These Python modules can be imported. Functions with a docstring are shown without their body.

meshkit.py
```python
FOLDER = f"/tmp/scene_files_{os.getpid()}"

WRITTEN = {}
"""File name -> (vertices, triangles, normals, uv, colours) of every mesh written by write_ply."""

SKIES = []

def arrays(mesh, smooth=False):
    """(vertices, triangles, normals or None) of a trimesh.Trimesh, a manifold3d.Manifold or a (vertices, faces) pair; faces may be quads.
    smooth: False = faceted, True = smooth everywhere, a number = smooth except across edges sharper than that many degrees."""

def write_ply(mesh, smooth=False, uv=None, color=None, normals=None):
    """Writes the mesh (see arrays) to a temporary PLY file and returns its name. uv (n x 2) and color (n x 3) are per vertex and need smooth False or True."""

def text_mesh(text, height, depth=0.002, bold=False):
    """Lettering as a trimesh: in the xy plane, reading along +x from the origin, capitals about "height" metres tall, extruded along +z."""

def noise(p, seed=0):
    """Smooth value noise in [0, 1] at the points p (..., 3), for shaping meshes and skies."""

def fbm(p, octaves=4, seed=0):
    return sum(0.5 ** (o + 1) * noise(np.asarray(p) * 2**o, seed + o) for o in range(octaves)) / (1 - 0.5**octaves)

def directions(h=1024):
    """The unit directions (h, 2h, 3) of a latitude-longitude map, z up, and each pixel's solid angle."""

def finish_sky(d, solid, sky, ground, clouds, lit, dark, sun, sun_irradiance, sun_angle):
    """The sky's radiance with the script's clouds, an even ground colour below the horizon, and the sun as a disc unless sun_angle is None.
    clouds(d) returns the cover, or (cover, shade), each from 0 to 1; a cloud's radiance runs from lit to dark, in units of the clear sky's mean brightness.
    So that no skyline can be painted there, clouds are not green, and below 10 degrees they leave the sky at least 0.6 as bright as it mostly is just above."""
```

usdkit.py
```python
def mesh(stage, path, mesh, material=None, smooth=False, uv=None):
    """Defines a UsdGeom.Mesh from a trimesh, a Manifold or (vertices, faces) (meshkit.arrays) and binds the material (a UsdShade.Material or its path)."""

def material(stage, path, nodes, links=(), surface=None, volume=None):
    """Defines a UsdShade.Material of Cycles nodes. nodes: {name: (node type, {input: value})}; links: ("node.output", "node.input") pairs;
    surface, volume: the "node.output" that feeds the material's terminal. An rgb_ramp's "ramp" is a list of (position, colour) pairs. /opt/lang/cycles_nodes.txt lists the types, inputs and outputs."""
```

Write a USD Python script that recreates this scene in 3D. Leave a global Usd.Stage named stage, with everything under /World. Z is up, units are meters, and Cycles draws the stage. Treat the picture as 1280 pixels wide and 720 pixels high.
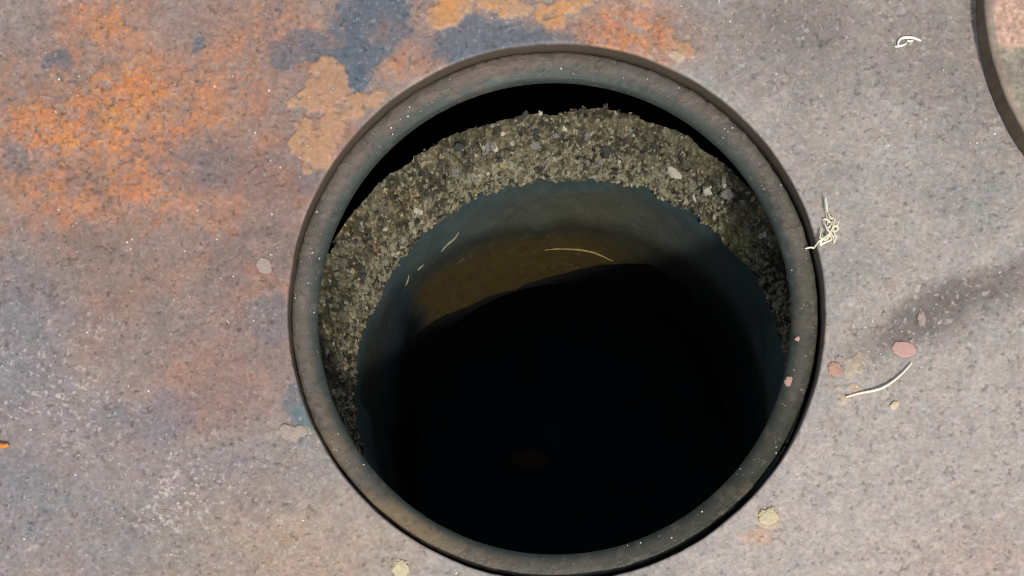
import math
import numpy as np, trimesh, usdkit, meshkit
from pxr import Usd, UsdGeom, UsdLux, UsdShade, Gf, Sdf, Vt
from scipy.ndimage import map_coordinates
from scipy.spatial import Delaunay

stage = Usd.Stage.CreateInMemory()
UsdGeom.SetStageUpAxis(stage, UsdGeom.Tokens.z)
UsdGeom.SetStageMetersPerUnit(stage, 1.0)
UsdGeom.Xform.Define(stage, '/World')
UsdGeom.Scope.Define(stage, '/World/Looks')

# ------------------------------------------------------------------ camera, sky, sun, exposure
H = 1.2                                   # the lens is 1.2 m above the plate
CX, CY = 0.060, -0.500                    # it stands over the near side of the hole
EXPOSURE = 0.0
SUN_TO = np.array([0.24, -0.74, 0.82])    # direction towards the sun
SUN_INT, SUN_ANGLE, SKY = 0.70, 5.0, 0.125

cam = UsdGeom.Camera.Define(stage, '/World/camera')
cam.AddTranslateOp().Set(Gf.Vec3d(CX, CY, H))
AP = 36.0
cam.CreateHorizontalApertureAttr(AP)
cam.CreateVerticalApertureAttr(AP * 9 / 16)
cam.CreateFocalLengthAttr(AP * H / 1.28)
cam.CreateHorizontalApertureOffsetAttr(-CX / 1.28 * AP)
cam.CreateVerticalApertureOffsetAttr(-CY / 1.28 * AP)
cam.CreateClippingRangeAttr(Gf.Vec2f(0.05, 100))
cam.CreateExposureAttr(EXPOSURE)

SUN_TO = SUN_TO / np.linalg.norm(SUN_TO)
elev, rot = math.asin(SUN_TO[2]), math.atan2(SUN_TO[0], SUN_TO[1])
sky = UsdLux.DomeLight.Define(stage, '/World/sky')
sky_m = usdkit.material(stage, '/World/Looks/sky', {
    "s": ("sky_texture", {"sky_type": "single_scattering", "sun_disc": False, "sun_elevation": elev, "sun_rotation": rot, "aerosol_density": 2.0}),
    "h": ("hsv", {"saturation": 0.45}),
    "b": ("background_shader", {"strength": SKY})}, [("s.color", "h.color"), ("h.color", "b.color")], surface="b.background")
UsdShade.MaterialBindingAPI.Apply(sky.GetPrim()).Bind(sky_m)
sky.GetPrim().SetCustomDataByKey('kind', 'structure')
sun = UsdLux.DistantLight.Define(stage, '/World/sun')
sun.CreateNormalizeAttr(True); sun.CreateIntensityAttr(SUN_INT); sun.CreateAngleAttr(SUN_ANGLE)
sun.CreateColorAttr(Gf.Vec3f(1.0, 0.95, 0.87))
q = Gf.Rotation(Gf.Vec3d(0, 0, 1), Gf.Vec3d(*map(float, SUN_TO)))
sun.AddTransformOp().Set(Gf.Matrix4d().SetRotate(q))

# ------------------------------------------------------------------ helpers
RS = np.random.RandomState
_grids = {}
def vnoise(x, y, seed):
    g = _grids.setdefault(seed, RS(seed).rand(128, 128))
    return map_coordinates(g, [np.asarray(y) % 128, np.asarray(x) % 128], order=1, mode='grid-wrap') if False else _smooth(g, x, y)
def _smooth(g, x, y):
    x = np.asarray(x, float); y = np.asarray(y, float)
    xi, yi = np.floor(x).astype(int), np.floor(y).astype(int)
    tx, ty = x - xi, y - yi
    tx, ty = tx * tx * (3 - 2 * tx), ty * ty * (3 - 2 * ty)
    a, b, c, d = g[yi % 128, xi % 128], g[yi % 128, (xi + 1) % 128], g[(yi + 1) % 128, xi % 128], g[(yi + 1) % 128, (xi + 1) % 128]
    return (a * (1 - tx) + b * tx) * (1 - ty) + (c * (1 - tx) + d * tx) * ty
def fbm(x, y, size, seed, octaves=4, gain=0.55):
    """0..1 noise whose coarsest blobs are `size` wide."""
    s, amp, tot = 0, 1.0, 0
    for o in range(octaves):
        a = 0.6 * o + seed
        u, v = (x * math.cos(a) - y * math.sin(a)) / size * 2**o, (x * math.sin(a) + y * math.cos(a)) / size * 2**o
        s = s + amp * vnoise(u + 17.3 * o, v + 5.1 * o, seed * 31 + o); tot += amp; amp *= gain
    return s / tot
def step(a, b, x):
    t = np.clip((x - a) / (b - a), 0, 1)
    return t * t * (3 - 2 * t)
def lin(c):
    c = np.asarray(c, float) / 255
    return np.where(c <= 0.04045, c / 12.92, ((c + 0.055) / 1.055) ** 2.4)
def P(px, py, d=0.0):
    """The point at depth d under the plate that shows at pixel (px, py) of the 1280 x 720 photograph; 1 px is 1 mm on the plate."""
    s = (H + d) / H
    return np.array([CX + (px / 1000 - 0.64 - CX) * s, CY + (0.36 - py / 1000 - CY) * s, -d])

used = {}
def path_of(name, parent=None):
    base = (parent.GetPath().pathString if parent is not None else '/World')
    k = used.get((base, name), 0); used[(base, name)] = k + 1
    return f'{base}/{name}' + (f'_{k:03d}' if k else '')
def tag(p, label=None, cat=None, group=None, kind=None):
    for k, v in (('label', label), ('category', cat), ('group', group), ('kind', kind)):
        if v: p.SetCustomDataByKey(k, v)
    return p
def obj(name, mesh, mat, parent=None, smooth=False, color=None):
    m = usdkit.mesh(stage, path_of(name, parent), mesh, mat, smooth=smooth)
    if color is not None:
        UsdGeom.PrimvarsAPI(m).CreatePrimvar('tint', Sdf.ValueTypeNames.Color3fArray, 'vertex').Set(Vt.Vec3fArray.FromNumpy(np.asarray(color, np.float32)))
    return m.GetPrim()
def thing(name, loc=(0, 0, 0)):
    x = UsdGeom.Xform.Define(stage, path_of(name)); x.AddTranslateOp().Set(Gf.Vec3d(*map(float, loc)))
    return x.GetPrim()
def look(name, color=None, rough=0.8, spec=0.3, grain=None, bump=None, tint=False):
    """A principled surface: a plain or per-vertex colour, grain = (scale, strength), bump = (scale, height)."""
    nodes = {"p": ("principled_bsdf", {"roughness": rough, "specular_ior_level": spec}), "g": ("geometry", {})}
    links = []
    src = None
    if tint:
        nodes["a"] = ("attribute", {"attribute": "tint"}); src = "a.color"
    else:
        nodes["p"][1]["base_color"] = tuple(color)
    if grain:
        nodes["n"] = ("noise_texture", {"scale": grain[0], "detail": 5.0, "roughness": 0.7})
        nodes["r"] = ("rgb_ramp", {"ramp": [(0.25, (1 - grain[1],) * 3), (0.5, (1, 1, 1)), (0.75, (1 + grain[1],) * 3)]})
        nodes["m"] = ("mix_color", {"blend_type": "multiply", "fac": 1.0, "use_clamp": False, "a": tuple(color) if color is not None else (1, 1, 1)})
        links += [("g.position", "n.vector"), ("n.fac", "r.fac"), ("r.color", "m.b")]
        if src: links.append((src, "m.a"))
        src = "m.result"
    if src: links.append((src, "p.base_color"))
    if bump:
        nodes["bn"] = ("noise_texture", {"scale": bump[0], "detail": 4.0, "roughness": 0.65})
        nodes["b"] = ("bump", {"strength": 1.0, "distance": bump[1]})
        links += [("g.position", "bn.vector"), ("bn.fac", "b.height"), ("b.normal", "p.normal")]
    return usdkit.material(stage, f'/World/Looks/{name}', nodes, links, surface="p.BSDF")

def tube(points, radius, sides=7):
    pts = np.asarray(points, float); n = len(pts)
    rad = np.broadcast_to(np.asarray(radius, float), n)
    t = np.gradient(pts, axis=0); t /= np.linalg.norm(t, axis=1, keepdims=True) + 1e-12
    up = np.array([0, 0, 1.0]); V = []
    for i in range(n):
        s = np.cross(t[i], up)
        if np.linalg.norm(s) < 1e-4: s = np.array([1.0, 0, 0])
        s /= np.linalg.norm(s); w = np.cross(s, t[i])
        for k in range(sides):
            a = 2 * math.pi * k / sides
            V.append(pts[i] + rad[i] * (math.cos(a) * s + math.sin(a) * w))
    F = []
    for i in range(n - 1):
        for k in range(sides):
            a, b = i * sides + k, i * sides + (k + 1) % sides
            F += [[a, b, b + sides], [a, b + sides, a + sides]]
    V += [pts[0], pts[-1]]
    for k in range(sides):
        F.append([len(V) - 2, (k + 1) % sides, k]); o = (n - 1) * sides
        F.append([len(V) - 1, o + k, o + (k + 1) % sides])
    return trimesh.Trimesh(V, F, process=False)
def spline(pts, n=40):
    pts = np.asarray(pts, float); k = np.arange(len(pts))
    from scipy.interpolate import CubicSpline
    return CubicSpline(k, pts)(np.linspace(0, len(pts) - 1, n))
def chip(rx, ry, h, seed, sub=2, jag=0.25):
    """An uneven flat pebble or flake, about rx x ry wide and h thick, resting on z = 0."""
    m = trimesh.creation.icosphere(subdivisions=sub)
    v = np.array(m.vertices); r = RS(seed)
    off = r.rand(3) * 50
    k = 1 + jag * 2 * (meshkit.fbm(v * 2.2 + off, 3, seed) - 0.5) * 1.6
    v = v * k[:, None]
    v[:, 2] = np.sign(v[:, 2]) * np.abs(v[:, 2]) ** 0.6
    v = v * [rx, ry, h / 2]; v[:, 2] -= v[:, 2].min()
    return trimesh.Trimesh(v, m.faces, process=False)
def grid_faces(nr, na):
    """Faces of a closed polar strip: nr rings of na points, wound so that rings running outward-in at equal z face up."""
    i, k = np.meshgrid(np.arange(nr - 1), np.arange(na), indexing='ij')
    a, b = i * na + k, i * na + (k + 1) % na
    c, d = a + na, b + na
    return np.concatenate([np.stack([a, b, d], -1).reshape(-1, 3), np.stack([a, d, c], -1).reshape(-1, 3)])

# ------------------------------------------------------------------ the plate: one sheet with the round hole, rust, stains and relief
RC = np.array([0.696 - 0.64, 0.36 - 0.390])      # hole centre
R_EDGE = 0.336

def blob(x, y, cx, cy, rx, ry, rot=0.0):
    c, s = math.cos(rot), math.sin(rot)
    u, v = ((x - cx) * c + (y - cy) * s) / rx, (-(x - cx) * s + (y - cy) * c) / ry
    return 1 - np.sqrt(u * u + v * v)             # 1 in the middle, 0 on the ellipse
def soft(x, y, cx, cy, rx, ry, rot=0.0, edge=1.0):
    return step(-edge * 0.5, edge * 0.7, blob(x, y, cx, cy, rx, ry, rot))

def plate_fields(X, Y):
    x, y = (X + 0.64) * 1000, (0.36 - Y) * 1000    # millimetres, the photograph's pixels
    A = lambda size, seed, o=4, g=0.55: fbm(x, y, size, seed, o, g)
    wx, wy = x + 40 * (A(50, 1) - 0.5) + 20 * (A(14, 2, 3, .7) - 0.5), y + 40 * (A(50, 3) - 0.5) + 20 * (A(14, 4, 3, .7) - 0.5)
    big, mid, sml, fin = A(160, 5, 4), A(50, 6, 4), A(14, 7, 3, 0.7), A(5.0, 8, 2, 0.8)
    L = lambda c: lin(c)[None, :]
    mix = lambda c, d, t: c * (1 - t[:, None]) + (d if np.ndim(d) == 2 else L(d)) * t[:, None]
    # bare weathered metal
    col = np.repeat(L((170, 162, 155)), len(x), 0)
    col = mix(col, (156, 151, 146), step(0.45, 0.62, big) * 0.8)
    col = mix(col, (178, 166, 157), step(0.5, 0.64, mid) * 0.5)
    col = mix(col, (190, 178, 170), step(300, 620, y + 60 * (big - .5)) * step(700, 1000, x) * .65)
    col = mix(col, (160, 148, 140), step(220, 20, y + 60 * (mid - .5)) * step(800, 1000, x) * .6)
    left = step(560, 250, x + 120 * (big - 0.5))
    col = mix(col, (150, 138, 135), left * 0.8)
    col = mix(col, (146, 143, 144), left * step(0.5, 0.66, A(70, 9)) * 0.4)
    col = mix(col, (166, 147, 138), left * step(0.50, 0.70, A(55, 10)) * 0.5)
    lowleft = soft(wx, wy, 350, 700, 170, 90)
    col = mix(col, (182, 156, 134), lowleft * 0.6)
    col = mix(col, (186, 160, 148), soft(wx, wy, 1230, 700, 120, 50) * 0.5)
    # brown mauve rust film over the upper left
    film = np.clip(soft(wx, wy, 230, 190, 330, 260) * 0.9 + soft(wx, wy, 520, 20, 260, 70) * 0.8 + soft(wx, wy, 310, 310, 190, 160) * 0.95 + soft(wx, wy, 260, 490, 110, 60) * 0.45 + soft(wx, wy, 800, 40, 130, 50) * 0.4, 0, 1)
    col = mix(col, (154, 126, 114), film * (0.45 + 0.5 * mid))
    col = mix(col, (132, 116, 110), film * step(0.5, 0.66, A(60, 11)) * 0.65)
    col = mix(col, (186, 128, 96), film * step(0.50, 0.72, A(38, 12)) * (.28 + .3 * soft(x, y, 150, 170, 260, 190)))
    # grey blue islands
    blue = np.zeros(len(x))
    for cx, cy, rx, ry, a in ((462, 28, 52, 56, 1), (438, 74, 32, 30, 1), (610, 52, 84, 26, .85), (376, 62, 44, 22, .85), (76, 80, 20, 13, .9), (250, 63, 8, 7, .8), (455, 97, 11, 11, 1), (375, 505, 24, 36, .75),
                              (338, 400, 40, 30, .5), (20, 370, 50, 60, .3), (395, 215, 26, 28, .5), (30, 610, 50, 60, .22), (180, 520, 70, 26, .25), (115, 150, 12, 14, .6), (20, 190, 24, 18, .6), (240, 210, 60, 30, .4), (700, 60, 60, 14, .6), (345, 20, 18, 30, .4)):
        b = blob(wx, wy, cx, cy, rx, ry)
        blue = np.maximum(blue, a * step(-0.12, 0.22, b))
    blue = blue * step(.26, .40, A(15, 28, 4, .75) + .16 * blue)
    col = mix(col, (90, 106, 120), np.clip(blue * (0.84 + 0.5 * (mid - 0.5)), 0, 1))
    # bright orange rust, netted
    zone = np.clip(soft(x, y, 120, 150, 180, 100, -0.1) + 0.45 * soft(x, y, 160, 250, 110, 40) + 0.8 * soft(x, y, 340, 35, 70, 45) + 0.1 * soft(x, y, 260, 130, 120, 60)
                   + 0.8 * soft(x, y, 790, 45, 80, 40) + 0.7 * soft(x, y, 480, 40, 26, 20) + 0.6 * soft(x, y, 510, 85, 30, 25) + 0.6 * soft(x, y, 130, 20, 60, 40) , 0, 1)
    net = 1 - np.abs(2 * A(13, 13, 3, 0.6) - 1) * 2.3
    patch = step(0.40, 0.62, A(48, 14, 4))
    net2 = 1 - np.abs(2 * A(26, 22, 3, 0.6) - 1) * 2.6
    col = mix(col, (192, 138, 108), zone * (0.15 + 0.4 * patch) * (1 - 0.8 * blue))
    orange = zone * np.clip(0.9 * (0.35 + 0.65 * patch) * np.maximum(step(0.35, 0.85, net), step(0.5, 0.95, net2)) + 0.5 * (sml - 0.45), 0, 1) * (1 - 0.8 * blue)
    hue = A(28, 15)
    ocol = L((206, 120, 74)) * (1 - hue[:, None]) + L((212, 150, 84)) * hue[:, None]
    col = mix(col, ocol, np.clip(orange * 0.85, 0, 1))
    dots = step(0.66, 0.76, A(5, 16, 2)) * zone
    col = mix(col, (92, 72, 64), dots * 0.5)
    # ochre scale, lying proud of the metal
    scale_b = np.full(len(x), -1.0)
    for cx, cy, rx, ry, ro in ((418, 112, 44, 44, .2), (398, 170, 32, 38, .3), (448, 128, 42, 18, 0), (380, 130, 26, 14, 0), (560, 14, 30, 22, 0), (628, 4, 44, 18, .1), (690, 20, 16, 26, -.5), (715, 0, 44, 12, 0), (585, -4, 60, 16, 0), (800, 2, 26, 10, 0), (845, 70, 18, 12, 0)):
        scale_b = np.maximum(scale_b, blob(wx, wy, cx, cy, rx, ry, ro))
    scale_b = np.minimum(scale_b, -blob(wx, wy, 455, 97, 12, 12) * 2)
    scale_b = np.minimum(scale_b, -blob(x + 5 * (sml - .5), y + 5 * (sml - .5), 393, 143, 12, 5) * 2)
    ochre = step(-0.03, 0.08 + .16 * A(40, 29, 3), scale_b) * (1 - .75 * step(.60, .72, A(16, 23, 3, .7)))
    oc = L((194, 158, 118)) * (1 - mid[:, None]) + L((190, 142, 112)) * mid[:, None]
    col = mix(col, oc, ochre * 0.85)
    col = mix(col, (214, 150, 82), ochre * soft(x, y, 620, 8, 130, 30) * step(.4, .6, A(30, 17)) * .7)
    # small pale scale patches by the hole's right side
    pal_b = np.full(len(x), -1.0)
    for cx, cy, rx, ry in ((1072, 452, 11, 16), (1062, 462, 8, 18), (1068, 488, 12, 9), (1074, 445, 7, 8), (1055, 500, 8, 5), (960, 646, 17, 13), (845, 72, 9, 9), (330, 332, 9, 10), (366, 540, 8, 9), (381, 538, 8, 8), (500, 710, 10, 10), (1045, 485, 7, 4)):
        pal_b = np.maximum(pal_b, blob(x + 9 * (sml - .5) + 5 * (fin - .5), y + 9 * (A(14, 18, 3) - .5) + 5 * (fin - .5), cx, cy, rx, ry))
    pale = step(0.0, 0.2, pal_b)
    col = mix(col, (196, 176, 152), pale * 0.8)
    col = mix(col, (206, 168, 138), soft(wx, wy, 955, 668, 26, 10) * .7)
    # patches: dark smudges along two shallow dents, painted shade beside the lid, a green tinge near the bottom of the hole, teal by its left
    smudge = np.clip(soft(wx, wy, 1150, 395, 95, 34, -0.42) + 0.65 * soft(wx, wy, 1265, 345, 80, 26, -0.3), 0, 1)
    col = mix(col, (108, 97, 91), smudge * (0.50 + 0.5 * sml))
    smudge2 = np.clip(soft(wx, wy, 990, 25, 75, 44) * .8 + soft(wx, wy, 1070, 60, 130, 70) * .4, 0, 1)
    col = mix(col, (116, 106, 100), smudge2 * (0.35 + 0.25 * sml))
    for cx, cy, rx, ry, ro, c, a in ((265, 205, 90, 36, .1, (122, 110, 110), .6), (330, 230, 60, 50, 0, (150, 118, 106), .5), (205, 395, 90, 40, .2, (140, 132, 128), .45), (270, 500, 70, 34, -.2, (152, 122, 114), .55), (30, 420, 60, 100, .1, (128, 128, 136), .5),
                                     (20, 620, 50, 60, 0, (130, 132, 142), .45), (190, 530, 60, 26, 0, (130, 128, 138), .6), (110, 560, 90, 40, .1, (150, 132, 128), .5), (300, 600, 90, 40, .2, (146, 132, 128), .5), (215, 690, 90, 30, 0, (136, 136, 136), .45), (300, 420, 110, 60, .3, (156, 132, 124), .5), (120, 330, 110, 40, 0, (142, 124, 112), .5), (60, 80, 80, 60, .2, (140, 128, 122), .5), (150, 640, 120, 30, .1, (142, 138, 136), .4),
                                     (1190, 110, 60, 120, -.2, (140, 131, 125), .4), (1020, 200, 60, 60, 0, (150, 142, 136), .35), (960, 90, 70, 40, .3, (142, 134, 128), .4)):  # first patch of this row paints the soft shade beside the lid
        col = mix(col, c, np.clip(soft(wx, wy, cx, cy, rx, ry, ro, 1.3), 0, 1) * a * (.7 + .6 * mid) * (1 - .8 * orange) * (1 - .7 * blue) * (1 - ochre))
    teal = soft(wx, wy, 372, 520, 14, 12)
    col = mix(col, (112, 138, 138), teal * .7)
    # grain everywhere
    g = (sml - 0.5) * 0.40 + (fin - 0.5) * 0.44
    strength = 0.80 - 0.42 * ochre - 0.3 * pale
    col = col * np.exp(g * strength)[:, None]
    fin2 = A(2.6, 24, 1)
    col = col * np.exp((fin2 - .5) * .30)[:, None]
    hj = (np.stack([A(7, 25, 2, .8), A(7, 26, 2, .8), A(7, 27, 2, .8)], 1) - .5)
    col = col * (1 + hj * np.array([[.11, .06, .12]]))
    pits = step(0.71, 0.80, A(5.2, 19, 2, .7)) * (1 - ochre)
    col = mix(col, col * 0.55, pits * 0.75)
    scuff = np.clip(soft(x, y, 225, 625, 70, 50) + soft(x, y, 70, 480, 90, 60) * .8 + soft(x, y, 110, 400, 70, 30) * .7 + soft(x, y, 1130, 400, 110, 60) * .4 + soft(x, y, 310, 390, 60, 30) * .5 + soft(x, y, 140, 120, 120, 80) * .2, 0, 1)
    flecks = step(0.73, 0.82, A(4.6, 20, 2, .7) + .10 * scuff)
    col = mix(col, (205, 192, 184), flecks * (0.55 + .3 * scuff) * (1 - film * .6))
    warm = (A(9, 21, 2) - 0.5)
    col = col * (1 + warm[:, None] * np.array([[0.08, 0.0, -0.09]]))
    # relief in metres
    z = (sml - 0.5) * 0.0010 + (fin - 0.5) * 0.0010 + (mid - 0.5) * 0.0016 - pits * 0.0006 + flecks * 0.0004
    z += 0.0016 * ochre + 0.0010 * pale + 0.0007 * orange - 0.0006 * blue
    z -= 0.0035 * soft(x, y, 1150, 395, 110, 46, -0.42) + 0.002 * soft(x, y, 985, 25, 80, 60) + 0.002 * soft(x, y, 1265, 345, 90, 40, -.3)
    z += (big - 0.5) * 0.006
    rr = np.hypot(X - RC[0], Y - RC[1])
    z *= step(R_EDGE, R_EDGE + 0.030, rr) * 0.85 + 0.15
    return col * ALB, z
ALB = 0.95

def build_plate():
    S = 0.0016
    gx, gy = np.meshgrid(np.arange(-0.68, 0.681, S), np.arange(-0.40, 0.401, S))
    r = RS(5)
    pts = np.stack([gx.ravel(), gy.ravel()], 1) + (r.rand(gx.size, 2) - .5) * S * 0.5
    cx, cy = np.meshgrid(np.arange(-1.5, 1.501, 0.02), np.arange(-1.4, 1.401, 0.02))
    far = np.stack([cx.ravel(), cy.ravel()], 1)
    far = far[(np.abs(far[:, 0]) > 0.695) | (np.abs(far[:, 1]) > 0.415)]
    pts = np.concatenate([pts, far])
    rr = np.hypot(*(pts - RC).T)
    pts = pts[rr > R_EDGE + 0.0045]
    na = 1400
    ang = np.arange(na) * 2 * np.pi / na
    ring = RC + np.stack([np.cos(ang), np.sin(ang)], 1) * (R_EDGE + 0.0035)
    n0 = len(pts)
    allp = np.concatenate([pts, ring])
    tri = Delaunay(allp).simplices
    cen = allp[tri].mean(1)
    tri = tri[np.hypot(*(cen - RC).T) > R_EDGE + 0.0033]
    a, b, c = allp[tri[:, 0]], allp[tri[:, 1]], allp[tri[:, 2]]
    flip = ((b - a)[:, 0] * (c - a)[:, 1] - (b - a)[:, 1] * (c - a)[:, 0]) < 0
    tri[flip] = tri[flip][:, ::-1]
    # rounded lip, wall and underside
    wob = (fbm(np.cos(ang) * 300, np.sin(ang) * 300, 40, 33) - .5) * 0.003
    prof = [(R_EDGE + 0.0020, -0.0003), (R_EDGE + 0.0008, -0.0012), (R_EDGE + 0.0, -0.0030), (R_EDGE - 0.0003, -0.009), (R_EDGE - 0.0003, -0.05), (R_EDGE + 0.05, -0.05), (1.4, -0.05)]
    extra = []
    for i, (pr, pz) in enumerate(prof):
        rad = pr + wob * min(1, (i + 1) / 3) * (i < 5)
        p2 = RC + np.stack([np.cos(ang), np.sin(ang)], 1) * rad[:, None]
        extra.append(np.column_stack([p2, np.full(na, pz)]))
    col, z = plate_fields(allp[:, 0], allp[:, 1])
    z0ring = z[n0:]
    V = np.column_stack([allp, z])
    ex = np.concatenate(extra)
    ex[:na * 3, 2] += np.tile(z0ring, 3)
    strip = grid_faces(len(prof) + 1, na)
    F = np.concatenate([tri, strip + n0])
    ecol, _ = plate_fields(ex[:, 0], ex[:, 1])
    k = np.linspace(0, 1, len(prof)).repeat(na)[:, None]
    wallc = lin((78, 68, 58))[None, :]
    ecol = ecol * (1 - np.clip(k * 3, 0, 1)) + wallc * np.clip(k * 3, 0, 1)
    return trimesh.Trimesh(np.concatenate([V, ex]), F, process=False), np.concatenate([col, ecol])

M_plate = look('weathered_metal', rough=0.66, spec=0.4, grain=(900, 0.16), bump=(700, 0.0008), tint=True)
pm, pc = build_plate()
tag(obj('ground', pm, M_plate, smooth=True, color=pc), 'mottled rusty metal plate around the round hole, orange and grey blue', 'ground', kind='structure')

# ------------------------------------------------------------------ the seat ring in the hole
M_ring = look('dark_ring_metal', rough=0.55, spec=0.4, grain=(600, 0.12), bump=(500, 0.0005), tint=True)
NA = 1600
ANG = np.arange(NA) * 2 * np.pi / NA
RING_PROF = np.array([(0.3335, -0.060), (0.3333, -0.0170), (0.3325, -0.0150), (0.3308, -0.0130), (0.3275, -0.0116), (0.3225, -0.0110), (0.318, -0.0114), (0.313, -0.0124), (0.308, -0.0138), (0.3035, -0.0155), (0.2995, -0.0176),
                      (0.2972, -0.0196), (0.2960, -0.0222), (0.2958, -0.0262), (0.2975, -0.0300), (0.310, -0.036), (0.330, -0.060)])
RING_PROF[:, 0] = np.where(RING_PROF[:, 0] < .3225, .3225 - (.3225 - RING_PROF[:, 0]) * .775, RING_PROF[:, 0])
RING_PROF[-2:, 0] = (.310, .330)
RC2 = RC + np.array([-0.0026, 0.0018])           # the ring sits a little off centre, up and left
def ring_height(r):
    pr = RING_PROF[1:13][::-1]
    return np.interp(r, pr[:, 0], pr[:, 1])
def build_ring():
    seg = np.r_[0, np.cumsum(np.hypot(*np.diff(RING_PROF, axis=0).T))]
    t = np.unique(np.r_[seg, np.arange(0.046, 0.098, 0.0016)])
    pr, pz = np.interp(t, seg, RING_PROF[:, 0]), np.interp(t, seg, RING_PROF[:, 1])
    R, A = np.meshgrid(np.arange(len(t)), ANG, indexing='ij')
    rad, zz = pr[R], pz[R]
    X, Y = RC2[0] + rad * np.cos(A), RC2[1] + rad * np.sin(A)
    x, y = X * 1000, Y * 1000 + zz * 900
    n1, n2, n3 = fbm(x, y, 60, 41), fbm(x, y, 9, 42, 3, .7), fbm(x, y, 28, 43)
    top = (zz > -0.03)
    d = ((n2 - .5) * 0.0016 + (n3 - .5) * 0.0022 + step(.58, .66, fbm(x, y, 20, 44, 4, .7)) * .0007) * top
    zz = zz + d; rad = rad + d * 0.4
    X, Y = RC2[0] + rad * np.cos(A), RC2[1] + rad * np.sin(A)
    s = step(0.304, 0.318, rad)                      # 0 at the inner slope, 1 on the crest
    deg = np.degrees(A) % 360
    side = lambda c, w: np.exp(-(((deg - c + 180) % 360 - 180) / w) ** 2)
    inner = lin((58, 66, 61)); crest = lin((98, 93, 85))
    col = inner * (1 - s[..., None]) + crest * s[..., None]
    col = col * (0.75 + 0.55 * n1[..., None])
    pink = lin((116, 94, 84)); olive = lin((92, 88, 66))
    t1 = (s * (0.5 * side(110, 50) + 0.35 * side(225, 40)) * step(.4, .65, n3))[..., None]
    col = col * (1 - t1) + pink * t1
    t2 = (s * (0.6 * side(-10, 30) + 0.5 * side(235, 25)) * step(.35, .65, n3))[..., None]
    col = col * (1 - t2) + olive * t2
    dusty = (step(.56, .7, n2) * (0.25 + 0.6 * side(20, 45) + 0.4 * side(190, 40)) * (0.3 + .7 * s))[..., None]
    col = col * (1 - dusty * .4) + lin((138, 128, 116)) * dusty * .4
    rimdirt = (0.5 * step(0.3265, 0.3325, rad))[..., None]; col = col * (1 - rimdirt) + lin((62, 56, 50)) * rimdirt
    dark = (0.9 * side(-38, 34) * step(0.317, 0.327, rad))[..., None]
    moss_shade = lin((40, 44, 37)); col = col * (1 - dark) + moss_shade * dark  # shadow of the plate edge at lower right, painted into the ring
    dk2 = (.7 * side(-46, 36) * (.6 + .8 * n3))[..., None]; col = col * (1 - dk2) + lin((52, 55, 42)) * dk2
    tan_ = (side(232, 22) * s * step(.42, .62, fbm(deg * 2.2, rad * 300, 14, 46, 3)) * .6)[..., None]; col = col * (1 - tan_) + lin((142, 122, 92)) * tan_
    scab = (step(.58, .66, fbm(x, y, 20, 44, 4, .7)) * .28)[..., None]; col = col * (1 - scab) + lin((120, 104, 88)) * scab
    nick = (step(.72, .80, fbm(x, y, 8, 45, 2, .7)) * .3)[..., None]; col = col * (1 - nick) + lin((34, 33, 30)) * nick
    V = np.stack([X, Y, zz], -1).reshape(-1, 3)
    return trimesh.Trimesh(V, grid_faces(len(t), NA), process=False), col.reshape(-1, 3) * 0.95
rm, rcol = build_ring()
tag(obj('hole_ring', rm, M_ring, smooth=True, color=rcol), 'dark grey green rounded metal ring seated around the open hole', 'ring')

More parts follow.
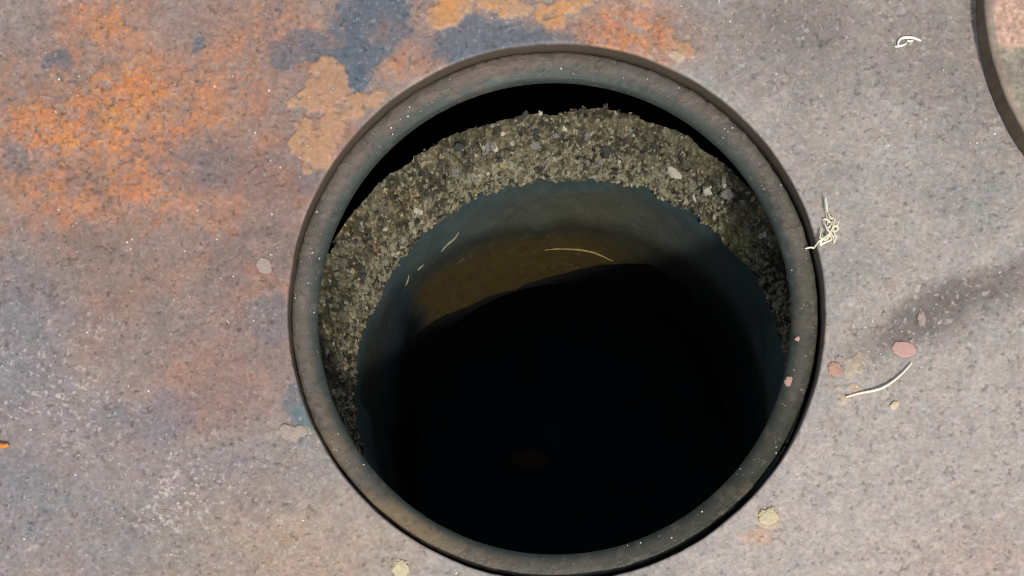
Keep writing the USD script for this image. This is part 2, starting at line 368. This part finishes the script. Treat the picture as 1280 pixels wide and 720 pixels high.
# ------------------------------------------------------------------ rough concrete collar below
CC = np.array([0.7165 - 0.64, 0.36 - 0.422])
M_conc = look('rough_concrete', rough=0.9, spec=0.25, grain=(500, 0.35), bump=(450, 0.0012), tint=True)
def build_collar():
    prof = np.array([(0.378, -0.62), (0.374, -0.20), (0.370, -0.145), (0.363, -0.126), (0.352, -0.132), (0.342, -0.152), (0.332, -0.182), (0.3245, -0.208), (0.3200, -0.2180), (0.3215, -0.226), (0.332, -0.235), (0.345, -0.25)])
    seg = np.r_[0, np.cumsum(np.hypot(*np.diff(prof, axis=0).T))]
    t = np.unique(np.r_[seg, np.arange(0.44, seg[-1] - 0.02, 0.0014)])
    pr, pz = np.interp(t, seg, prof[:, 0]), np.interp(t, seg, prof[:, 1])
    na = 1500
    ang = np.arange(na) * 2 * np.pi / na
    T, A = np.meshgrid(t, ang, indexing='ij')
    rad, zz = np.repeat(pr[:, None], na, 1), np.repeat(pz[:, None], na, 1)
    u, v = A * 340.0, T * 1000
    n1, n2, n3, n4 = fbm(u, v, 55, 51), fbm(u, v, 16, 52, 4, .65), fbm(u, v, 5.5, 53, 2, .8), fbm(u, v * .3, 120, 54, 3)
    vis = step(0.42, 0.46, T)
    edge = 1 - step(0.47, 0.56, T)
    d = (n1 - .5) * 0.012 + (n2 - .5) * 0.0095 + (n3 - .5) * 0.0062
    chunk = np.round(fbm(u, v * 0 + 3, 70, 55, 2) * 5) / 5 - .5
    dgr = np.degrees(A)
    shape = (0.011 * step(118, 136, dgr) + .007 * step(140, 160, dgr)) * step(240, 200, dgr) - 0.012 * np.exp(-((dgr - 48) / 14) ** 2)
    d = d * (1 - .6 * edge)
    rad = rad + vis * (d * 0.8 + edge * (chunk * 0.02 + shape))
    zz = zz + vis * (d * 0.75 + (n4 - .5) * 0.02)
    X, Y = CC[0] + rad * np.cos(A), CC[1] + rad * np.sin(A)
    c0, c1, c2 = lin((108, 100, 80)), lin((68, 64, 50)), lin((178, 171, 148))
    w = step(.42, .62, n2)[..., None]
    col = c0 * (1 - w) + c1 * w
    sp = step(.62, .74, fbm(u, v, 4.2, 59, 2, .9))[..., None] * (.35 + .65 * step(.4, .6, n2))[..., None]
    col = col * (1 - .7 * sp) + c2 * .7 * sp
    dk = step(.62, .72, fbm(u, v, 8, 56, 2, .7))[..., None]
    col = col * (1 - .5 * dk) * np.exp((fbm(u, v, 3.2, 58, 2, .9) - .5) * 1.7)[..., None]
    deg = np.degrees(A)
    alg_shade = (np.exp(-((deg - 204) / 36) ** 2) * 1.05 + np.exp(-((deg - 18) / 27) ** 2) * 1.1 + np.exp(-((deg - 378) / 27) ** 2) * 1.1)[..., None]
    alg_shade = alg_shade * (.35 + .65 * step(.34, .56, fbm(u, v, 40, 47, 4)))[..., None]      # patchy: green algae on the left, painted shade on the right
    col = col * (1 - np.clip(alg_shade, 0, .96)) + col * lin((140, 152, 146)) * np.clip(alg_shade, 0, .96) * .6
    warm = (np.exp(-((deg - 150) / 22) ** 2) * step(.45, .6, n1))[..., None]
    col = col * (1 + warm * np.array([.35, .12, -.15]))
    moss_shade = (np.exp(-((deg - 42) / 6) ** 2) * step(0.54, 0.57, T))[..., None]
    col = col * (1 - .5 * moss_shade) + lin((140, 140, 70)) * .5 * moss_shade
    lip = (step(0.545, 0.562, T) * step(.48, .62, fbm(u, v, 5.5, 57, 2, .9)))[..., None] * .5  # painted highlight: pale patches along the inner edge
    col = col * (1 - lip) + c2 * lip
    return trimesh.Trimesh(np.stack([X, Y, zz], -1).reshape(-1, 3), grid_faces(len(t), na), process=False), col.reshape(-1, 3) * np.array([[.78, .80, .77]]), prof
cm, ccol, cprof = build_collar()
collar = tag(thing('concrete_collar'), 'broken rough concrete collar seen inside the hole below the metal ring', 'concrete collar')
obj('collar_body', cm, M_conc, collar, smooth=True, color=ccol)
M_stones = [look(f'aggregate_{n}', lin(c), rough=0.75, grain=(300, .3)) for n, c in (('pale', (168, 162, 146)), ('grey', (112, 110, 104)), ('dark', (52, 54, 52)), ('tan', (134, 122, 94)))]
ray_tree = None
from scipy.spatial import cKDTree
ctree = cKDTree(cm.vertices)
def on_collar(px, py):
    best = None
    for d in np.arange(0.11, 0.24, 0.004):
        p = P(px, py, d); dist, i = ctree.query(p)
        if best is None or dist < best[0]: best = (dist, i)
    return cm.vertices[best[1]] if best[0] < 0.006 else None
r = RS(8); placed = 0
stones = [(843, 216, 6, 9, 0), (577, 278, 6, 5, 0), (884, 238, 7, 6, 0), (757, 190, 7, 6, 2), (520, 262, 4, 4, 0), (608, 186, 7, 5, 1), (570, 215, 7, 4, 1), (668, 182, 7, 5, 1), (910, 242, 8, 6, 1), (572, 184, 6, 5, 2)]
for k in range(90):
    a = r.uniform(18, 208); rr_ = r.uniform(255, 345)
    stones.append((714 + rr_ * math.cos(math.radians(a)) * 1.0, 470 - rr_ * math.sin(math.radians(a)), r.uniform(2.0, 4.5), r.uniform(2.0, 4), int(r.choice([0, 1, 1, 2, 2, 3, 3]))))
for i, (sx, sy, a, b, mk) in enumerate(stones):
    p = on_collar(sx, sy)
    if p is None: continue
    m = chip(a * 1.1e-3, b * 1.1e-3, min(a, b) * 1.6e-3, 100 + i, sub=2, jag=.7)
    out = CC - p[:2]; out /= np.linalg.norm(out)
    nrm = np.array([out[0] * .75, out[1] * .75, .66])
    m.apply_transform(trimesh.transformations.rotation_matrix(r.uniform(0, 6.28), [0, 0, 1]))
    m.apply_transform(trimesh.geometry.align_vectors([0, 0, 1], nrm)); m.apply_translation(p - nrm * min(a, b) * 0.8e-3)
    obj('stone', m, M_stones[mk], collar, smooth=60)

# coarse sand standing out of the broken face: too many to count
r = RS(19); V, F, C = [], [], []
ico = trimesh.creation.icosphere(subdivisions=1); iv, jf = np.array(ico.vertices), np.array(ico.faces)
cv, cn = np.asarray(cm.vertices), np.asarray(cm.vertex_normals)
rc_ = np.hypot(cv[:, 0] - CC[0], cv[:, 1] - CC[1])
face = np.nonzero((cv[:, 2] > -.226) & (cv[:, 2] < -.135) & (rc_ < .372) & (cv[:, 1] > -.28))[0]
for k, i_ in enumerate(r.choice(face, 2600, replace=False)):
    sz = .0011 + .0024 * r.rand() ** 2.2
    v = iv * (1 + .7 * (r.rand(len(iv), 1) - .5)) * sz * np.array([r.uniform(.7, 1.3), r.uniform(.7, 1.3), r.uniform(.5, .9)])
    v = v @ trimesh.transformations.random_rotation_matrix(r.rand(3))[:3, :3].T + cv[i_] + cn[i_] * sz * .25
    base = lin([(176, 168, 146), (128, 120, 98), (88, 84, 68), (60, 60, 54), (140, 128, 100), (108, 104, 92)][r.randint(6)]) * r.uniform(.6, .95)
    shade_ = ccol[i_].mean() / .09  # grains take on the collar colour with its painted shade
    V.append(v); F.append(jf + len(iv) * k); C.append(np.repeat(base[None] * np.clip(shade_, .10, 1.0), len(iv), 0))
tag(obj('sand', trimesh.Trimesh(np.concatenate(V), np.concatenate(F), process=False), look('collar_sand', rough=.85, tint=True), collar, color=np.concatenate(C)), kind='stuff')

# ------------------------------------------------------------------ shaft pipe, crust and the dark chamber
M_pipe = look('tinted_pipe', rough=0.5, spec=0.3, grain=(120, 0.12), bump=(90, 0.0006), tint=True)
EDGE_A = np.array([-180, -140, -60, 0, 25, 38, 50, 64, 75, 90, 108, 125, 138, 146, 154, 165, 180.])
EDGE_D = np.array([.85, .80, .75, .7, .66, .58, .46, .45, .50, .555, .60, .56, .51, .48, .66, .80, .85])
def build_pipe():
    na, nr = 900, 150
    ang = np.linspace(-np.pi, np.pi, na, endpoint=False)
    deg = np.degrees(ang)
    wob = (fbm(deg * 3, deg * 0, 30, 61, 4) - .5) * 0.022
    dend = np.interp(deg, EDGE_A, EDGE_D) + wob
    k = np.linspace(0, 1, nr)[:, None]
    D = 0.222 + (dend[None, :] - 0.222) * k
    A = np.repeat(ang[None, :], nr, 0)
    u, v = A * 325, D * 1000
    n1, n2, n3 = fbm(u, v, 80, 62), fbm(u, v, 22, 63), fbm(u, v, 6, 64, 2)
    rad = 0.3225 + (n1 - .5) * 0.004 + (n2 - .5) * 0.002
    dg = np.degrees(A)
    def over(col, c, t): return col * (1 - t[..., None]) + lin(c) * t[..., None]
    col = np.repeat(np.repeat(lin((60, 74, 75))[None, None], nr, 0), na, 1)
    cent = np.exp(-((dg - 85) / 38) ** 2)
    col = over(col, (72, 71, 57), cent * step(.23, .30, D + (n1 - .5) * .04) * .85)
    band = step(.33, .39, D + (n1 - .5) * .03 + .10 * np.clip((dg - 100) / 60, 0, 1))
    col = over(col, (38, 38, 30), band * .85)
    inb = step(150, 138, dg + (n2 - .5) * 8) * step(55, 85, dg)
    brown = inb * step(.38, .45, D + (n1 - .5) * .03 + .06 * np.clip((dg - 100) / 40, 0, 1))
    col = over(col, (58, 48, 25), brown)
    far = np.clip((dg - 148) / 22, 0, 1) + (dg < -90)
    depth_shade = np.clip(step(138, 147, dg + (n2 - .5) * 6) + step(-100, -120, dg), 0, 1)  # painted shade: the left wall fades to black with depth
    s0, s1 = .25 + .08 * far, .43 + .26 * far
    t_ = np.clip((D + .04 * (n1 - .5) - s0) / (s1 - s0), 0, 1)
    col = over(col, (34, 45, 50), depth_shade * np.clip(t_ * 2, 0, 1))
    col = over(col, (7, 10, 12), depth_shade * step(.35, 1.0, t_))
    right = step(70, 40, dg) * step(-120, -100, dg) * step(.34, .46, D)  # shade of the right wall painted in, darker lower down
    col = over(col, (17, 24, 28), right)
    sp = step(.72, .8, n3) * step(.2, .24, D)
    col = over(col, (116, 118, 104), sp * .14 * (1 - depth_shade))
    col = col * (0.8 + .4 * n2[..., None])
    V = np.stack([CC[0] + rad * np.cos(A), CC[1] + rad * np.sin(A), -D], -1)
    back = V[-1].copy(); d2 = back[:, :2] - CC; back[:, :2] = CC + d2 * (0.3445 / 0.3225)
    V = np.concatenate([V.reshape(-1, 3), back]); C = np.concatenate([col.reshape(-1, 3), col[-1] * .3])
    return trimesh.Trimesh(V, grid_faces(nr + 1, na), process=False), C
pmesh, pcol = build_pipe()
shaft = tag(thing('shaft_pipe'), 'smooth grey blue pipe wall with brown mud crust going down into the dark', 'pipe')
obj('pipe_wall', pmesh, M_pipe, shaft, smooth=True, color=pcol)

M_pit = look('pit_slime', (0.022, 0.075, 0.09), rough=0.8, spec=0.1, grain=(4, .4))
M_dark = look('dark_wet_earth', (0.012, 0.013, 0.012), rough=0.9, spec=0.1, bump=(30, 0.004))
def drum(rad, z0, z1, center, inward=True, n=96):
    a = np.arange(n) * 2 * np.pi / n
    rows = [np.column_stack([center[0] + rad * np.cos(a), center[1] + rad * np.sin(a), np.full(n, z)]) for z in np.linspace(z1, z0, 5)]
    return trimesh.Trimesh(np.concatenate(rows), grid_faces(5, n), process=False)
def annulus(r0, r1, z, center, n=96):
    a = np.arange(n) * 2 * np.pi / n
    rows = [np.column_stack([center[0] + q_ * np.cos(a), center[1] + q_ * np.sin(a), np.full(n, z)]) for q_ in (r1, r0)]
    return trimesh.Trimesh(np.concatenate(rows), grid_faces(2, n), process=False)
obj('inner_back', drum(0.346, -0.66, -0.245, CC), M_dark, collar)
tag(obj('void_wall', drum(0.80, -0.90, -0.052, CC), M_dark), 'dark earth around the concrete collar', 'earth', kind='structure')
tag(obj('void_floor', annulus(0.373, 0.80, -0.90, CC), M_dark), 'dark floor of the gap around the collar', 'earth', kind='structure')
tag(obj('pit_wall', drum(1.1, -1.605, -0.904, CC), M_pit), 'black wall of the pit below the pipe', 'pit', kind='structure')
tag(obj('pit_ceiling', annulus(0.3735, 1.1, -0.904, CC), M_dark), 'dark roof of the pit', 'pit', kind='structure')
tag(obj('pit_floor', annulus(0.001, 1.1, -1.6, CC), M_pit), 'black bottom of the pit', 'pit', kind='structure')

# ------------------------------------------------------------------ lid lying beside the hole, top right
LC = np.array([1.538 - 0.64, 0.36 - 0.009])
M_lid = look('lid_stone', rough=0.85, spec=0.3, grain=(500, 0.18), bump=(450, 0.0007), tint=True)
def build_lid():
    prof = [(0.318, 0.0015), (0.3195, 0.004), (0.3200, 0.0085), (0.3200, 0.024), (0.3190, 0.0275), (0.3165, 0.0300), (0.3130, 0.0308), (0.3105, 0.0307), (0.306, 0.0306), (0.302, 0.0302), (0.299, 0.0295)] + [(q_, 0.0292) for q_ in np.linspace(0.297, 0.003, 190)]
    na = 900; ang = np.arange(na) * 2 * np.pi / na
    V, C = [], []
    for pr, pz in prof:
        X, Y = LC[0] + pr * np.cos(ang), LC[1] + pr * np.sin(ang)
        x, y = X * 1000, Y * 1000 + pz * 1000
        n1, n2, n3 = fbm(x, y, 30, 71), fbm(x, y, 6, 72, 3, .7), fbm(x, y, 90, 73)
        f = 1.0 if pz > 0.004 else 0.2
        V.append(np.column_stack([X + (n1 - .5) * .003 * f * np.cos(ang), Y + (n1 - .5) * .003 * f * np.sin(ang), pz + (n2 - .5) * .0012 * f]))
        c = np.repeat(lin((168, 152, 136))[None], na, 0) if pr > .311 and pz > .026 else np.repeat(lin((92, 80, 66) if pz < .026 else (206, 170, 150))[None], na, 0)
        if pr <= .311 and pz > .026:
            t = step(.285, .270, Y + .02 * (n1 - .5))[:, None]; c = c * (1 - t) + lin((158, 150, 134)) * t
            c = c * np.exp((fbm(x, y, 3.4, 74, 1) - .5) * .6)[:, None]
        C.append(c * np.exp((n2 - .5) * 1.0 + (n1 - .5) * .5)[:, None])
    V.append(np.array([[LC[0], LC[1], 0.0292]])); C.append(lin((180, 160, 144))[None])
    F = grid_faces(len(prof), na); o = (len(prof) - 1) * na; k = np.arange(na)
    F = np.concatenate([F, np.stack([o + k, o + (k + 1) % na, np.full(na, o + na)], 1)])
    return trimesh.Trimesh(np.concatenate(V), F, process=False), np.concatenate(C) * .92
lm, lc = build_lid()
tag(obj('hole_cover', lm, M_lid, smooth=True, color=lc), 'round pinkish cover with thick rounded edge lying at the upper right corner', 'cover')

# ------------------------------------------------------------------ small things
ptree = cKDTree(pm.vertices[:, :2][:])
def plate_z(X, Y):
    d, i = ptree.query([X, Y]); 
    rr = math.hypot(X - RC[0], Y - RC[1])
    rr = min(rr, math.hypot(X - RC2[0], Y - RC2[1])) if rr < R_EDGE - 0.0005 else rr
    if rr < R_EDGE - 0.0005: return float(ring_height(rr)) if rr > 0.302 else None
    _, idx = ptree.query([X, Y], k=3)
    return float(pm.vertices[idx, 2].max())
def at(px, py, lift=0.0):
    X, Y = px / 1000 - 0.64, 0.36 - py / 1000
    z = plate_z(X, Y)
    if z is not None and z < -0.004:                 # the ring lies a little lower: follow the view line
        p = P(px, py, -z); z2 = plate_z(p[0], p[1]); 
        if z2 is not None: X, Y, z = p[0], p[1], z2
    return None if z is None else np.array([X, Y, z + lift])

M_straw = look('dry_straw', lin((244, 236, 212)), rough=0.6, grain=(300, .15))
M_white = look('white_scrap', lin((246, 240, 230)), rough=0.6)
M_root = look('pale_root', lin((232, 224, 198)), rough=0.7, grain=(300, .15))
M_damp_root = look('damp_root', lin((128, 104, 62)), rough=0.7)
M_grey_root = look('grey_thread', lin((128, 126, 106)), rough=0.7)
M_flake_pink = look('pink_flake', lin((196, 158, 147)), rough=0.85, grain=(250, .2), bump=(400, .0004))
M_flake_cream = look('cream_flake', lin((204, 190, 158)), rough=0.85, grain=(250, .2), bump=(400, .0004))
M_flake_grey = look('grey_flake', lin((166, 151, 141)), rough=0.85, grain=(250, .2), bump=(400, .0004))
M_flake_orange = look('orange_twig', lin((206, 128, 60)), rough=0.8, grain=(250, .25))
M_flake_salmon = look('salmon_flake', lin((186, 148, 130)), rough=0.85, grain=(250, .2), bump=(400, .0004))

def strand(pxs, rad, lift=0.0015, n=40, arch=None):
    pts = np.array([at(*p) if at(*p) is not None else P(p[0], p[1], .02) for p in spline(pxs, n)])
    pts[:, 2] += lift + (0 if arch is None else np.interp(np.linspace(0, 1, n), *arch))
    t = np.linspace(0, 1, n)
    return tube(pts, rad * (0.55 + 0.45 * np.sin(np.pi * np.clip(t * .9 + .08, 0, 1))) )

tag(obj('straw', strand([(1057, 497), (1085, 490), (1103, 485), (1122, 472), (1139, 454)], 0.00155, .0016, arch=([0, .5, 1], [0, .002, .0005])), M_straw, smooth=True),
    'long thin pale straw, gently bent, on the plate right of the hole', 'straw')
tag(obj('paper_scrap', trimesh.util.concatenate([strand([(1122, 58), (1124, 51), (1131, 48.5), (1141, 49.5), (1150, 53.5)], 0.0017, .002, 30), strand([(1118, 58.5), (1123, 59), (1129, 57.5), (1132, 55)], 0.0014, .0015, 20), strand([(1133, 52), (1137, 53.5), (1140, 53)], 0.0012, .002, 12)]), M_white, smooth=True),
    'small curled white scrap at the upper right of the plate', 'scrap')
tuft = tag(thing('root_tuft'), 'dry pale tangled root tuft touching the ring at its right', 'root tuft')
obj('long_strand', strand([(1005.5, 313), (1013, 312), (1021, 311), (1028, 307), (1036, 303), (1042, 296)], 0.0012, .003, arch=([0, .3, .5, 1], [.001, .006, .004, .001])), M_straw, tuft, smooth=True)
for k_, pts in enumerate([[(1032, 264), (1033, 272), (1034, 280), (1033, 290), (1030, 300)], [(1041, 276), (1040, 284), (1042, 292), (1044, 298), (1041, 306)], [(1028, 276), (1034, 277), (1040, 282), (1046, 286), (1043, 291)],
                          [(1024, 303), (1030, 299), (1036, 292), (1040, 292)], [(1031, 287), (1036, 285), (1040, 279), (1043, 276)], [(1026, 296), (1031, 302), (1035, 297), (1038, 303)], [(1026, 289), (1024, 296), (1023, 302)], [(1034, 270), (1037, 276), (1041, 274)], [(1030, 250), (1031, 258), (1032, 268)], [(1027, 300), (1034, 296), (1039, 287), (1041, 279)], [(1029, 283), (1033, 292), (1038, 298), (1040, 308)], [(1022, 300), (1026, 303), (1030, 302)], [(1046, 281), (1043, 287), (1038, 288)]]):
    obj('strand', strand(pts, 0.0009 + .0003 * (k_ % 3), .002 + .0006 * k_, 24), M_root, tuft, smooth=True)

def place(name, px, py, rx, ry, h, mat, label, cat, rot=0.0, seed=0, jag=.5, group=None):
    p = at(px, py)
    m = chip(rx / 1000, ry / 1000, h / 1000, 300 + seed, sub=3, jag=jag)
    m.apply_transform(trimesh.transformations.rotation_matrix(rot, [0, 0, 1])); m.apply_translation(p - [0, 0, h / 4000])
    return tag(obj(name, m, mat, smooth=60), label, cat, group)
place('paint_flake', 1130.5, 436, 15, 10, 2.0, M_flake_pink, 'oval dusty pink flake just above the long straw', 'flake', -.15, 1, .18)
place('paint_flake', 988, 477.5, 7.5, 5.5, 2.2, M_flake_salmon, 'larger salmon pink flake on the right side of the ring', 'flake', .2, 2)
place('paint_flake', 998, 424.5, 5, 3.2, 1.8, M_flake_pink, 'smaller pink flake on the right side of the ring', 'flake', .1, 3)
place('paint_flake', 1043, 462, 9, 7, 2.4, M_flake_salmon, 'salmon flake on the plate between ring and pale scaly patch', 'flake', -.5, 4)
place('pebble', 960, 647, 10, 9, 3.4, M_flake_cream, 'cream pebble with orange crumbs below the lower right of the ring', 'pebble', .4, 5)
place('pebble', 1118, 506, 6, 3.6, 3, M_flake_cream, 'pale yellow green pebble below the right end of the long straw', 'pebble', .6, 6)
place('pebble', 1153, 398, 4, 8, 2.2, M_flake_grey, 'upright grey sliver on the dark smudge right of the hole', 'pebble', .1, 7)
place('pebble', 1112, 356, 6, 8, 2.2, M_flake_grey, 'grey pebble on the plate above the dark smudge right of the hole', 'pebble', .1, 8)
place('pebble', 1049, 449, 5, 3.5, 2.2, M_flake_grey, 'small grey pebble beside the salmon flake near the ring', 'pebble', .4, 9)
place('pebble', 330, 332, 9, 9.5, 1.3, M_flake_grey, 'round flat grey pebble left of the ring on the rust film', 'pebble', .4, 10, .15)
place('pebble', 500, 711, 10, 9, 2.4, M_flake_cream, 'cream flat pebble at the bottom edge below the ring', 'pebble', .8, 11)
place('pebble', 358, 540, 8, 9, 1.4, M_flake_grey, 'left one of two flat pebbles beside the lower left of the ring', 'pebble', .4, 12, .15)
place('pebble', 375, 539, 7.5, 8.5, 1.4, M_flake_grey, 'right one of two flat pebbles beside the lower left of the ring', 'pebble', 1.4, 13, .15)
place('pebble', 1106, 352 + 40, 3, 4, 2, M_flake_grey, 'tiny pale grey pebble in the dark smudge left of the upright sliver', 'pebble', .2, 14)
tag(obj('twig', strand([(-14, 558.5), (-4, 557), (5, 557.5), (12, 556)], 0.0034, .003, 20), M_flake_orange, smooth=True), 'short orange twig stub at the left edge of the plate', 'twig')

lump = chip(.045, .026, .03, 91, sub=3, jag=.5); lump.apply_translation(P(664, 577, 1.6) - [0, 0, .003])
tag(obj('mud_lump', lump, look('brown_mud', (0.16, 0.12, 0.06), rough=.9, bump=(60, .003)), smooth=60), 'faint brown lump deep at the black bottom of the hole', 'mud lump')
# roots and threads on the pipe wall
def on_pipe(px, py):
    lo = None
    for d in np.arange(0.2, 0.7, 0.002):
        p = P(px, py, d); rr_ = np.hypot(*(p[:2] - CC))
        if lo is None or abs(rr_ - .3225) < lo[0]: lo = (abs(rr_ - .3225), p)
    return lo[1]
def wall_strand(pxs, rad, n=30):
    pts = np.array([on_pipe(*p) for p in spline(pxs, n)]); 
    t = np.linspace(0, 1, n)
    return tube(pts, rad * (0.5 + .5 * np.sin(np.pi * np.clip(t, .06, .94))) * (.8 + .4 * RS(3).rand(n)))
tag(obj('root', wall_strand([(681, 312.5), (700, 311), (722, 312), (740, 315), (755, 321), (766, 326)], .0022), M_damp_root, smooth=True), 'pale curved root arching across the brown mud in the pipe', 'root')
tag(obj('thread', wall_strand([(552, 314), (560, 305), (567, 299), (573, 291)], .0022), M_grey_root, smooth=True), 'longest pale thread on the left of the pipe wall', 'thread')
tag(obj('thread', wall_strand([(522, 338), (526, 334), (530, 331)], .0015, 12), M_grey_root, smooth=True), 'short middle pale thread on the pipe wall left of the mud', 'thread')
tag(obj('thread', wall_strand([(507, 357), (510, 350), (511, 344)], .0014, 12), M_grey_root, smooth=True), 'lowest short pale thread on the left of the pipe wall', 'thread')

# grit: grains nobody could count
def grit():
    r = RS(77); V, F = [], []
    ico = trimesh.creation.icosphere(subdivisions=0); iv, jf = np.array(ico.vertices), np.array(ico.faces); k = 0
    def add(p, s):
        v = iv * (1 + .5 * (r.rand(12, 1) - .5)) * s * np.array([1, r.uniform(.6, 1), .6]); a = r.uniform(0, 6.28)
        v = np.column_stack([v[:, 0] * math.cos(a) - v[:, 1] * math.sin(a), v[:, 0] * math.sin(a) + v[:, 1] * math.cos(a), v[:, 2]])
        V.append(v + p); F.append(jf + 12 * len(F))
    cands = [(r.uniform(-10, 1290), r.uniform(-10, 730)) for _ in range(560)]
    for c, s_, n in (((225, 625), 40, 45), ((60, 500), 60, 40), ((1120, 410), 60, 40), ((260, 320), 50, 25), ((1000, 600), 60, 25)):
        cands += [(c[0] + r.randn() * s_, c[1] + r.randn() * s_ * .6) for _ in range(n)]
    for px, py in cands:
        rr_ = math.hypot(px - 696, py - 390)
        if rr_ < 342 or math.hypot(px - 1538, py - 9) < 330: continue
        p = at(px, py)
        if p is not None: add(p, 0.0006 + 0.0010 * r.rand() ** 3)
    for _ in range(260):                                    # grains on the ring, most on its right and left
        a = r.choice([r.normal(15, 40), r.normal(185, 45), r.uniform(0, 360)]); q_ = r.uniform(.3045, .330)
        X, Y = RC2[0] + q_ * math.cos(math.radians(a)), RC2[1] + q_ * math.sin(math.radians(a))
        add(np.array([X, Y, ring_height(q_)]), 0.0004 + 0.0009 * r.rand() ** 3)
    return trimesh.Trimesh(np.concatenate(V), np.concatenate(F), process=False)
M_grit = look('pale_grit', lin((226, 216, 204)), rough=0.6, spec=.5)
tag(obj('grit', grit(), M_grit), 'pale sand grains scattered over plate and ring', 'grit', kind='stuff')
